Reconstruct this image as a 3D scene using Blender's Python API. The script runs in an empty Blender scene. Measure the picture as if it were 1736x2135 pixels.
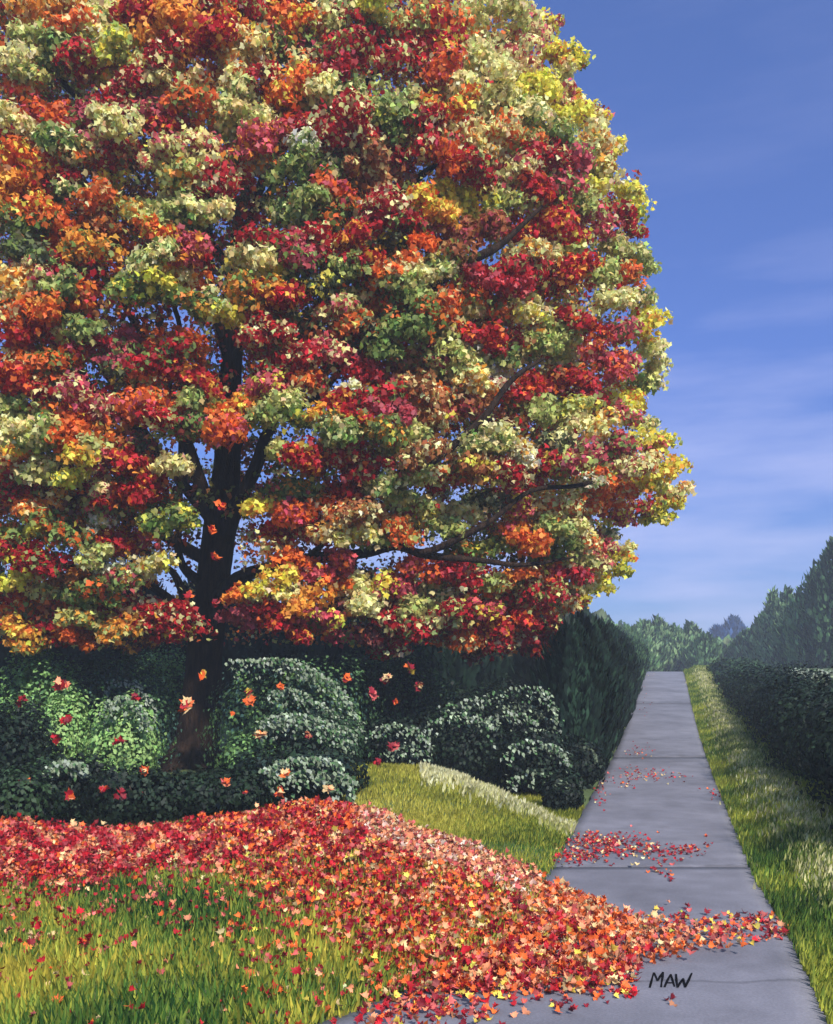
import bpy, math, random
import numpy as np
random.seed(7)
rng = np.random.default_rng(7)
S = bpy.context.scene
COL = S.collection
# ------------------------------------------------------------------ camera, sky, sun, exposure
F = 2000.0; HX = 868.0; HY = 1381.0; EYE = 1.65      # measured on the picture at 1736 x 2134
cd = bpy.data.cameras.new('camera'); cam = bpy.data.objects.new('camera', cd); COL.objects.link(cam)
cam.location = (0, 0, EYE); cam.rotation_euler = (math.radians(90), 0, 0)
cd.sensor_width = 36; cd.lens = 36*F/2134; cd.shift_y = (HY-1067)/2134
cd.clip_start = .05; cd.clip_end = 3000
S.camera = cam
SUN_EL, SUN_AZ = math.radians(42), math.radians(154)   # azimuth from +Y towards +X
w = bpy.data.worlds.new('World'); S.world = w; w.use_nodes = True
nt = w.node_tree; nt.nodes.clear(); N = nt.nodes.new; L = nt.links.new
out = N('ShaderNodeOutputWorld'); bg = N('ShaderNodeBackground'); bg.inputs[1].default_value = .15
sky = N('ShaderNodeTexSky'); sky.sky_type = 'NISHITA'; sky.sun_disc = False
sky.sun_elevation = SUN_EL; sky.sun_rotation = SUN_AZ; sky.air_density = 1.0; sky.dust_density = .0; sky.ozone_density = 4
tint = N('ShaderNodeMix'); tint.data_type = 'RGBA'; tint.blend_type = 'MULTIPLY'; tint.inputs[0].default_value = 1
L(sky.outputs[0], tint.inputs[6])
tcg = N('ShaderNodeTexCoord'); sg = N('ShaderNodeSeparateXYZ'); L(tcg.outputs['Generated'], sg.inputs[0])
gr = N('ShaderNodeValToRGB'); L(sg.outputs[2], gr.inputs[0]); L(gr.outputs[0], tint.inputs[7])
gr.color_ramp.elements[0].position = 0; gr.color_ramp.elements[0].color = (.165, .22, .415, 1)
gr.color_ramp.elements[1].position = .80; gr.color_ramp.elements[1].color = (3.6, 2.9, 2.0, 1)  # overhead sky, out of view, brightened to add fill light
e_ = gr.color_ramp.elements.new(.57); e_.color = (.43, .49, .75, 1)
e_ = gr.color_ramp.elements.new(.13); e_.color = (.21, .275, .51, 1)
e_ = gr.color_ramp.elements.new(.3); e_.color = (.315, .38, .665, 1)
tc = N('ShaderNodeTexCoord'); mp = N('ShaderNodeMapping'); mp.inputs['Scale'].default_value = (1.6, 1.6, 9)
L(tc.outputs['Generated'], mp.inputs[0])
nz = N('ShaderNodeTexNoise'); nz.inputs['Scale'].default_value = 1.5; nz.inputs['Detail'].default_value = 6; nz.inputs['Roughness'].default_value = .55
L(mp.outputs[0], nz.inputs['Vector'])
cr = N('ShaderNodeValToRGB'); cr.color_ramp.elements[0].position = .44; cr.color_ramp.elements[0].color = (0, 0, 0, 1)
cr.color_ramp.elements[1].position = .70; cr.color_ramp.elements[1].color = (.8, .8, .8, 1)
L(nz.outputs[0], cr.inputs[0])
sp = N('ShaderNodeSeparateXYZ'); L(tc.outputs['Generated'], sp.inputs[0])
lo = N('ShaderNodeMapRange'); lo.inputs[1].default_value = .42; lo.inputs[2].default_value = .10; lo.inputs[3].default_value = .12; lo.inputs[4].default_value = 1
L(sp.outputs[2], lo.inputs[0])
mu = N('ShaderNodeMath'); mu.operation = 'MULTIPLY'; L(cr.outputs[0], mu.inputs[0]); L(lo.outputs[0], mu.inputs[1])
mx = N('ShaderNodeMix'); mx.data_type = 'RGBA'; L(mu.outputs[0], mx.inputs[0]); L(tint.outputs[2], mx.inputs[6])
mx.inputs[7].default_value = (2.8, 2.95, 4.7, 1)
L(mx.outputs[2], bg.inputs[0]); L(bg.outputs[0], out.inputs[0])
sl = bpy.data.lights.new('sun', 'SUN'); sl.energy = 3.9; sl.angle = math.radians(2.5); sl.color = (1, .95, .86)
so = bpy.data.objects.new('sun', sl); COL.objects.link(so)
from mathutils import Vector
sd = Vector((math.sin(SUN_AZ)*math.cos(SUN_EL), math.cos(SUN_AZ)*math.cos(SUN_EL), math.sin(SUN_EL)))
so.rotation_euler = sd.to_track_quat('Z', 'Y').to_euler(); so.location = (20, -10, 25)
S.render.engine = 'CYCLES'
S.view_settings.view_transform = 'Standard'; S.view_settings.look = 'None'
S.view_settings.exposure = .6; S.view_settings.gamma = 1
S.cycles.max_bounces = 6; S.cycles.transparent_max_bounces = 6; S.cycles.volume_bounces = 0
# ------------------------------------------------------------------ helpers
def P(px, py, D):                                     # a point of the picture at distance D
    return np.array([(px-HX)/F*D, D, EYE-(py-HY)/F*D])
def sm(t): t = np.clip(t, 0, 1); return t*t*(3-2*t)
def lerp_pts(v, xs, ys): return np.interp(v, xs, ys)
def norm(a): return a/np.maximum(np.linalg.norm(a, axis=-1, keepdims=True), 1e-9)
def link(name, me, mat=None, parent=None, loc=None):
    o = bpy.data.objects.new(name, me); COL.objects.link(o)
    if mat: me.materials.append(mat)
    if parent: o.parent = parent
    if loc is not None: o.location = loc
    return o
def empty(name, loc=(0, 0, 0)):
    o = bpy.data.objects.new(name, None); COL.objects.link(o); o.location = [float(v) for v in loc]; o.empty_display_size = .2
    return o
def tag(o, label=None, cat=None, group=None, kind=None):
    if label: o['label'] = label
    if cat: o['category'] = cat
    if group: o['group'] = group
    if kind: o['kind'] = kind
    return o
def raw_mesh(name, V, loops, counts, cols=None, smooth=False):
    me = bpy.data.meshes.new(name)
    me.vertices.add(len(V)); me.vertices.foreach_set('co', np.ascontiguousarray(V, dtype=np.float32).ravel())
    me.loops.add(len(loops)); me.loops.foreach_set('vertex_index', np.ascontiguousarray(loops, dtype=np.int32))
    counts = np.asarray(counts, dtype=np.int32); st = np.concatenate([[0], np.cumsum(counts)[:-1]]).astype(np.int32)
    me.polygons.add(len(counts)); me.polygons.foreach_set('loop_start', st)
    if smooth: me.polygons.foreach_set('use_smooth', np.ones(len(counts), dtype=bool))
    if cols is not None:
        a = me.color_attributes.new('tone', 'FLOAT_COLOR', 'POINT')
        c = np.ones((len(V), 4), dtype=np.float32); c[:, :3] = cols; a.data.foreach_set('color', c.ravel())
    me.update(calc_edges=True); me.validate()
    return me
LEAF = (np.array([[0, 0, 0], [.42, .42, .10], [0, 1, -.06], [-.42, .42, .10]]), [[0, 1, 2, 3]])
RAG = (np.array([[0, 0, 0], [.30, .05, .03], [.55, .42, .12], [.22, .60, .05], [0, 1, -.08], [-.24, .62, .06], [-.52, .48, .12], [-.26, .08, .03]]), [[0, 1, 2, 3, 4, 5, 6, 7]])
def _maple():
    pts = []
    for a, r in [(-90, .10), (-60, .36), (-32, .36), (-8, .60), (10, .46), (28, .74), (46, .54), (62, .64), (76, .56), (90, 1.0),
                 (104, .56), (118, .64), (134, .54), (152, .74), (170, .46), (188, .60), (212, .36), (240, .36)]:
        t = math.radians(a); x, y = r*math.cos(t), r*math.sin(t)
        pts.append([x*.62, y*.62+.3, .35*abs(x)**1.4-.10*(y**2)])
    pts.append([0, .3, 0]); n = 18
    return np.array(pts), [[n, i, (i+1) % n] for i in range(n)]
MAPLE = _maple()
CURL = (MAPLE[0]*np.array([.9, 1, 1])+np.stack([0*MAPLE[0][:, 0], 0*MAPLE[0][:, 0], .9*(MAPLE[0][:, 0]**2)+.35*(MAPLE[0][:, 1]-.3)**2], -1), MAPLE[1])
BLADE = (np.array([[-.5, 0, 0], [.5, 0, 0], [.36, .5, .06], [-.36, .5, .06], [0, 1, .28]]), [[0, 1, 2, 3], [3, 2, 4]])
NEEDLE = (np.array([[-.10, 0, 0], [.10, 0, 0], [.13, .5, .03], [0, 1, 0], [-.13, .5, .03]]), [[0, 1, 2, 3, 4]])
def scatter(name, pos, up, nrm, size, cols, tpl=LEAF, aspect=1.0):
    """many small faces as ONE mesh: template Y along up, template Z along nrm"""
    up = norm(up); s = norm(np.cross(up, nrm)); n = np.cross(s, up)
    T, faces = tpl; K = len(T); M = len(pos)
    size = np.broadcast_to(np.asarray(size, dtype=float), (M,))[:, None, None]
    a = np.broadcast_to(np.asarray(aspect, dtype=float), (M,))[:, None, None]
    V = pos[:, None, :] + size*(T[None, :, 0:1]*a*s[:, None, :] + T[None, :, 1:2]*up[:, None, :] + T[None, :, 2:3]*n[:, None, :])
    fl = np.concatenate([np.array(f) for f in faces]); cnt = np.array([len(f) for f in faces])
    loops = (np.arange(M)[:, None]*K + fl[None, :]).ravel()
    return raw_mesh(name, V.reshape(-1, 3), loops, np.tile(cnt, M), np.repeat(cols, K, axis=0))
def unit(n): return norm(rng.normal(size=(n, 3)))
def catmull(pts, rad, seg=6):
    pts = np.array(pts, float); rad = np.array(rad, float)
    p = np.vstack([2*pts[0]-pts[1], pts, 2*pts[-1]-pts[-2]]); o = []; r = []
    for i in range(len(pts)-1):
        for k in range(seg):
            t = k/seg; a, b, c, d = p[i], p[i+1], p[i+2], p[i+3]
            o.append(.5*((2*b)+(-a+c)*t+(2*a-5*b+4*c-d)*t*t+(-a+3*b-3*c+d)*t**3)); r.append(rad[i]*(1-t)+rad[i+1]*t)
    o.append(pts[-1]); r.append(rad[-1])
    return np.array(o), np.array(r)
def tube_data(pts, rad, sides=10, rough=.06, seg=6):
    c, r = catmull(pts, rad, seg); n = len(c)
    tan = norm(np.gradient(c, axis=0)); ref = np.array([0, 1, 0.]) if abs(tan[0][1]) < .8 else np.array([1, 0, 0.])
    V = []
    ph = rng.uniform(0, 6.28, 4)
    for i in range(n):
        s = norm(np.cross(tan[i], ref)); u = np.cross(s, tan[i])
        for k in range(sides):
            a = 2*math.pi*k/sides
            rr = r[i]*(1+rough*(math.sin(3*a+ph[0]+i*.35)+.6*math.sin(5*a+ph[1]-i*.5)+.5*rng.uniform(-1, 1)))
            V.append(c[i]+rr*(math.cos(a)*s+math.sin(a)*u))
    loops = []; cnt = []
    for i in range(n-1):
        for k in range(sides):
            k2 = (k+1) % sides; loops += [i*sides+k, i*sides+k2, (i+1)*sides+k2, (i+1)*sides+k]; cnt.append(4)
    loops += list(range(sides))[::-1]; cnt.append(sides); loops += [(n-1)*sides+k for k in range(sides)]; cnt.append(sides)
    return np.array(V), loops, cnt
def tubes(name, specs, mat, parent=None, sides=10, rough=.06):
    Vs = []; Ls = []; Cs = []; o = 0
    for pts, rad in specs:
        V, l, c = tube_data(pts, rad, sides, rough); Vs.append(V); Ls.append(np.array(l)+o); Cs += c; o += len(V)
    return link(name, raw_mesh(name, np.vstack(Vs), np.concatenate(Ls), Cs, smooth=True), mat, parent)
# ------------------------------------------------------------------ materials
def mat_new(name):
    m = bpy.data.materials.new(name); m.use_nodes = True; t = m.node_tree
    return m, t, t.nodes['Principled BSDF']
def leaf_mat(name, rough=.6, trans=.22, jitter=.25, scale=60):
    m, t, b = mat_new(name)
    at = t.nodes.new('ShaderNodeAttribute'); at.attribute_name = 'tone'
    co = t.nodes.new('ShaderNodeTexCoord'); n = t.nodes.new('ShaderNodeTexNoise'); n.inputs['Scale'].default_value = scale; n.inputs['Detail'].default_value = 3
    t.links.new(co.outputs['Object'], n.inputs['Vector'])
    mr = t.nodes.new('ShaderNodeMapRange'); mr.inputs[1].default_value = .3; mr.inputs[2].default_value = .7
    mr.inputs[3].default_value = 1-jitter; mr.inputs[4].default_value = 1+jitter; t.links.new(n.outputs[0], mr.inputs[0])
    vm = t.nodes.new('ShaderNodeVectorMath'); vm.operation = 'SCALE'; t.links.new(at.outputs['Color'], vm.inputs[0]); t.links.new(mr.outputs[0], vm.inputs['Scale'])
    t.links.new(vm.outputs[0], b.inputs['Base Color']); b.inputs['Roughness'].default_value = rough
    b.inputs['Specular IOR Level'].default_value = .25
    tr = t.nodes.new('ShaderNodeBsdfTranslucent'); t.links.new(vm.outputs[0], tr.inputs[0])
    ms = t.nodes.new('ShaderNodeMixShader'); ms.inputs[0].default_value = trans
    t.links.new(b.outputs[0], ms.inputs[1]); t.links.new(tr.outputs[0], ms.inputs[2])
    t.links.new(ms.outputs[0], t.nodes['Material Output'].inputs[0])
    return m
def noise_mat(name, c1, c2, scale, stretch=(1, 1, 1), rough=.85, bump=.3, bumpscale=None, detail=6):
    m, t, b = mat_new(name)
    co = t.nodes.new('ShaderNodeTexCoord'); mp = t.nodes.new('ShaderNodeMapping'); mp.inputs['Scale'].default_value = stretch
    t.links.new(co.outputs['Object'], mp.inputs[0])
    n = t.nodes.new('ShaderNodeTexNoise'); n.inputs['Scale'].default_value = scale; n.inputs['Detail'].default_value = detail
    t.links.new(mp.outputs[0], n.inputs['Vector'])
    r = t.nodes.new('ShaderNodeValToRGB'); r.color_ramp.elements[0].position = .33; r.color_ramp.elements[1].position = .68
    r.color_ramp.elements[0].color = (*c1, 1); r.color_ramp.elements[1].color = (*c2, 1)
    t.links.new(n.outputs[0], r.inputs[0]); t.links.new(r.outputs[0], b.inputs['Base Color']); b.inputs['Roughness'].default_value = rough
    n2 = t.nodes.new('ShaderNodeTexNoise'); n2.inputs['Scale'].default_value = bumpscale or scale*3; n2.inputs['Detail'].default_value = 5
    t.links.new(mp.outputs[0], n2.inputs['Vector'])
    bp = t.nodes.new('ShaderNodeBump'); bp.inputs['Strength'].default_value = bump; bp.inputs['Distance'].default_value = .03
    t.links.new(n2.outputs[0], bp.inputs['Height']); t.links.new(bp.outputs[0], b.inputs['Normal'])
    return m
M_maple = leaf_mat('maple_leaves', .55, .40, .28, 9)
M_shrub = leaf_mat('shrub_leaves', .6, .12, .25, 7)
M_grass = leaf_mat('grass_blades', .6, .2, .2, 3)
M_litter = leaf_mat('fallen_leaves', .6, .12, .2, 25)
M_bark = noise_mat('maple_bark', (.010, .0065, .005), (.044, .025, .016), 7, (3, 3, .6), .9, .9, 22)
M_bark.node_tree.nodes['Principled BSDF'].inputs['Specular IOR Level'].default_value = .08
M_stem = noise_mat('shrub_stems', (.02, .014, .01), (.06, .04, .025), 12)
M_soil = noise_mat('turf_soil', (.035, .06, .018), (.09, .12, .03), 1.3, bump=.5, bumpscale=14)
# concrete with blotches, fine grit and grime running along the joints
JOINTS = [4.93, 7.7, 16.3, 26.7]
M_path, t, b = mat_new('path_concrete')
co = t.nodes.new('ShaderNodeTexCoord')
def _noise(sc, det=5, vec=None):
    n = t.nodes.new('ShaderNodeTexNoise'); n.inputs['Scale'].default_value = sc; n.inputs['Detail'].default_value = det
    t.links.new(vec or co.outputs['Object'], n.inputs['Vector']); return n
big = _noise(.9, 4); fine = _noise(70, 3); mid = _noise(5, 6)
rp = t.nodes.new('ShaderNodeValToRGB'); rp.color_ramp.elements[0].position = .35; rp.color_ramp.elements[1].position = .68
rp.color_ramp.elements[0].color = (.132, .125, .150, 1); rp.color_ramp.elements[1].color = (.192, .182, .216, 1); t.links.new(big.outputs[0], rp.inputs[0])
def _mul(a, n, lo_, hi_, f0=.3, f1=.7):
    mr = t.nodes.new('ShaderNodeMapRange'); mr.inputs[1].default_value = f0; mr.inputs[2].default_value = f1; mr.inputs[3].default_value = lo_; mr.inputs[4].default_value = hi_
    t.links.new(n, mr.inputs[0]); v = t.nodes.new('ShaderNodeVectorMath'); v.operation = 'SCALE'
    t.links.new(a, v.inputs[0]); t.links.new(mr.outputs[0], v.inputs['Scale']); return v.outputs[0]
c = _mul(rp.outputs[0], fine.outputs[0], .88, 1.1); c = _mul(c, mid.outputs[0], .86, 1.07)
stain = _noise(2.2, 8); c = _mul(c, stain.outputs[0], .80, 1.0, .30, .47)
sx = t.nodes.new('ShaderNodeSeparateXYZ'); t.links.new(co.outputs['Object'], sx.inputs[0])
for j in JOINTS:
    wob = t.nodes.new('ShaderNodeMath'); wob.operation = 'MULTIPLY_ADD'; wob.inputs[1].default_value = .25*(j/7.7); wob.inputs[2].default_value = -.125*(j/7.7)-j+.02*j*0
    t.links.new(mid.outputs[0], wob.inputs[0])
    ad = t.nodes.new('ShaderNodeMath'); ad.operation = 'ADD'; t.links.new(sx.outputs[1], ad.inputs[0]); t.links.new(wob.outputs[0], ad.inputs[1])
    ab = t.nodes.new('ShaderNodeMath'); ab.operation = 'ABSOLUTE'; t.links.new(ad.outputs[0], ab.inputs[0])
    c = _mul(c, ab.outputs[0], .62, 1, 0, {4.93: .03, 7.7: .11, 16.3: .5, 26.7: .7}[j])
t.links.new(c, b.inputs['Base Color']); b.inputs['Roughness'].default_value = .85
bp = t.nodes.new('ShaderNodeBump'); bp.inputs['Strength'].default_value = .25; bp.inputs['Distance'].default_value = .01
t.links.new(fine.outputs[0], bp.inputs['Height']); t.links.new(bp.outputs[0], b.inputs['Normal'])
M_ink, t, b = mat_new('signature_black'); b.inputs['Base Color'].default_value = (.004, .004, .005, 1); b.inputs['Roughness'].default_value = .95; b.inputs['Specular IOR Level'].default_value = .05
# ------------------------------------------------------------------ ground
def pathL(D):
    base = 1.08+.262*(D-7.7)
    return np.where(D < 5.9, base-((5.9-D)/1.5)**1.5*.72*1.0, base) if np.ndim(D) else (base-max(0, (5.9-D)/1.5)**1.5*.72)
def pathR(D): return 2.68+.262*(D-7.7)+.07*sm((7.5-np.asarray(D, float))/2)
def pathL(D): D = np.asarray(D, float); return 1.08+.262*(D-7.7)-np.maximum(0, (5.9-D)/1.5)**1.5*.62
def height(x, y):
    x = np.asarray(x, float); y = np.asarray(y, float)
    h = lerp_pts(y, [-50, 13, 16.3, 20, 26.7, 32, 37.6, 42, 60, 120], [0, 0, .03, .14, .50, .87, 1.2, 1.25, .9, .9])
    h = h + .0
    zr = lerp_pts(x, [-9, -5, -3.7, -2.9, -2.3, -1.6, -1, -.5, 0, .55, 1.0, 1.05], [.11, .12, .13, .02, .02, .15, .30, .28, .15, .06, 0.0, 0])
    dr = lerp_pts(x, [-1, 0, .55, 1], [8.3, 7.8, 7.35, 7.0])
    s = np.where(y < dr, 2.1, .95); m1 = zr*np.exp(-((y-dr)/s)**2)
    z2 = lerp_pts(x, [-3, -1.8, -.65, .07, .5, .94, 1.5], [0, .3, .43, .43, .34, .19, 0])
    d2 = lerp_pts(x, [-.65, .07, .94, 1.5], [11.2, 11, 10.4, 9.7])
    s2 = np.where(y < d2, 1.7, .9); m2 = z2*np.exp(-((y-d2)/s2)**2)
    edge = sm((pathL(y)-.03-x)/.35)
    bank = .15*sm((x-pathR(y)-.1)/.4)*sm((y-2)/2)*np.where(y > 45, 0, 1)
    return h+(m1+m2)*edge+bank
xs = np.unique(np.concatenate([np.arange(-8, 8, .12), np.arange(8, 16, .5), np.arange(-16, -8, .5), np.linspace(16, 60, 20), -np.linspace(16, 60, 20), np.linspace(60, 900, 14), -np.linspace(60, 900, 14)]))
ys = np.unique(np.concatenate([np.arange(2, 14, .12), np.arange(14, 50, .5), np.linspace(50, 100, 14), np.linspace(100, 1500, 14), np.linspace(-40, 2, 12)]))
X, Y = np.meshgrid(xs, ys); Z = height(X, Y)
# keep the turf just under the path
ins = (X > pathL(Y)-.06) & (X < pathR(Y)+.06) & (Y < 46) & (Y > 0); Z = np.where(ins, height(X, Y)-.03, Z)
nx, ny = len(xs), len(ys); idx = np.arange(nx*ny).reshape(ny, nx)
q = np.stack([idx[:-1, :-1], idx[:-1, 1:], idx[1:, 1:], idx[1:, :-1]], -1).reshape(-1, 4)
ground = link('ground', raw_mesh('ground', np.stack([X, Y, Z], -1).reshape(-1, 3), q.ravel(), np.full(len(q), 4), smooth=True), M_soil)
tag(ground, 'green turf ground with low mounds running back to the trees', None, None, 'structure')
def base_h(y): return height(np.full(np.shape(y), 0.)+pathR(y)-.8, y)
yy = list(np.arange(.8, 45, .25))
for j in JOINTS[1:]: yy += [j-.016, j-.012, j+.012, j+.016]
yy = np.array(sorted(set(np.round(yy, 4)))); K = 14; V = []; 
for y_ in yy:
    zz = float(base_h(y_))+.012
    if any(abs(y_-j) < .0125 for j in JOINTS): zz -= .03
    a, b_ = float(pathL(y_)), float(pathR(y_))
    rag = .012*math.sin(y_*5.1)+.008*math.sin(y_*13.7)
    V.append([a+rag, y_, zz-.09])
    for k in range(K+1): V.append([a+rag+(b_-a-rag)*k/K, y_, zz])
    V.append([b_, y_, zz-.09])
W_ = K+3; V = np.array(V); lo_ = []; 
for i in range(len(yy)-1):
    for k in range(W_-1): a = i*W_+k; lo_ += [a, a+1, a+W_+1, a+W_]
path = link('path', raw_mesh('path', V, lo_, np.full(len(lo_)//4, 4)), M_path)
tag(path, 'long straight grey concrete path with dark joints and scattered leaves', None, None, 'structure')
# painter's signature, added as flat strokes on the path
def stroke(pts, wd, z):
    w3 = []
    for px, py in pts:
        D = EYE*F/(py-HY); w3.append(np.array([(px-HX)/F*D, D, z]))
    Vs = []; 
    for i, p in enumerate(w3):
        d = w3[min(i+1, len(w3)-1)]-w3[max(i-1, 0)]; d = d/np.linalg.norm(d); n_ = np.array([-d[1], d[0], 0])
        ww = wd*(1+.25*math.sin(i*2.1)); ww = ww*(1+.6*abs(d[0]))
        Vs += [p+n_*ww*.5, p-n_*ww*.5]
    return Vs
ini = [[(1354, 2064), (1357, 2053), (1360, 2041), (1363, 2032)], [(1363, 2032), (1367, 2041), (1370, 2050)], [(1370, 2050), (1376, 2040), (1382, 2031)], [(1382, 2031), (1381, 2042), (1379, 2053), (1378, 2063)],
       [(1385, 2063), (1391, 2049), (1398, 2036)], [(1398, 2036), (1402, 2049), (1406, 2062)], [(1390, 2054), (1397, 2054), (1403, 2054)],
       [(1409, 2036), (1410, 2050), (1412, 2064)], [(1412, 2064), (1418, 2054), (1424, 2045)], [(1424, 2045), (1426, 2055), (1428, 2064)], [(1428, 2064), (1435, 2050), (1442, 2034)]]
Vs = []; lp = []; cn = []
for k, s_ in enumerate(ini):
    v = stroke(s_, .0088, .0138+.0003*k); o_ = len(Vs); Vs += v
    for i in range(len(v)//2-1): lp += [o_+2*i, o_+2*i+1, o_+2*i+3, o_+2*i+2]; cn.append(4)
tag(link('painter_signature', raw_mesh('painter_signature', np.array(Vs), lp, cn), M_ink), 'black painter signature MAW added flat on the near grey path', 'lettering')
# ------------------------------------------------------------------ big maple
PAL = {'R': (.46, .016, .022), 'P': (.55, .09, .11), 'O': (.78, .16, .025), 'B': (.40, .15, .05), 'A': (.88, .36, .05),
       'Y': (.90, .76, .10), 'C': (.86, .75, .32), 'G': (.22, .29, .07), 'L': (.50, .52, .16), 'D': (.12, .13, .055), 'M': (.22, .07, .06), 'W': (.90, .83, .56)}
TX, TY = -3.35, 15.1
prz = [1.6, 1.95, 2.6, 3.23, 3.87, 4.28, 5.0, 5.56, 5.9, 6.5, 7.1, 7.55, 8.1, 9.0, 9.8, 10.9, 12, 13.5, 15, 16.2, 16.8]
prr = [4.6, 5.5, 6.05, 6.45, 6.6, 7.5, 7.15, 6.6, 6.95, 7.2, 7.0, 6.75, 7.0, 6.65, 6.15, 5.5, 5.05, 4.1, 2.9, 1.4, .2]
def crown_r(z): return np.interp(z, prz, prr)-.08
DEP = .50
def front_depth(px, py, push=0.):
    for D in np.arange(8.6, 15.2, .1):
        p = P(px, py, D)
        if p[2] > 16.8 or p[2] < 1.5: continue
        r = crown_r(p[2])
        if ((p[0]-TX)/r)**2+((p[1]-TY)/(r*DEP))**2 < 1: return D+push
    return 15.0
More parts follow.
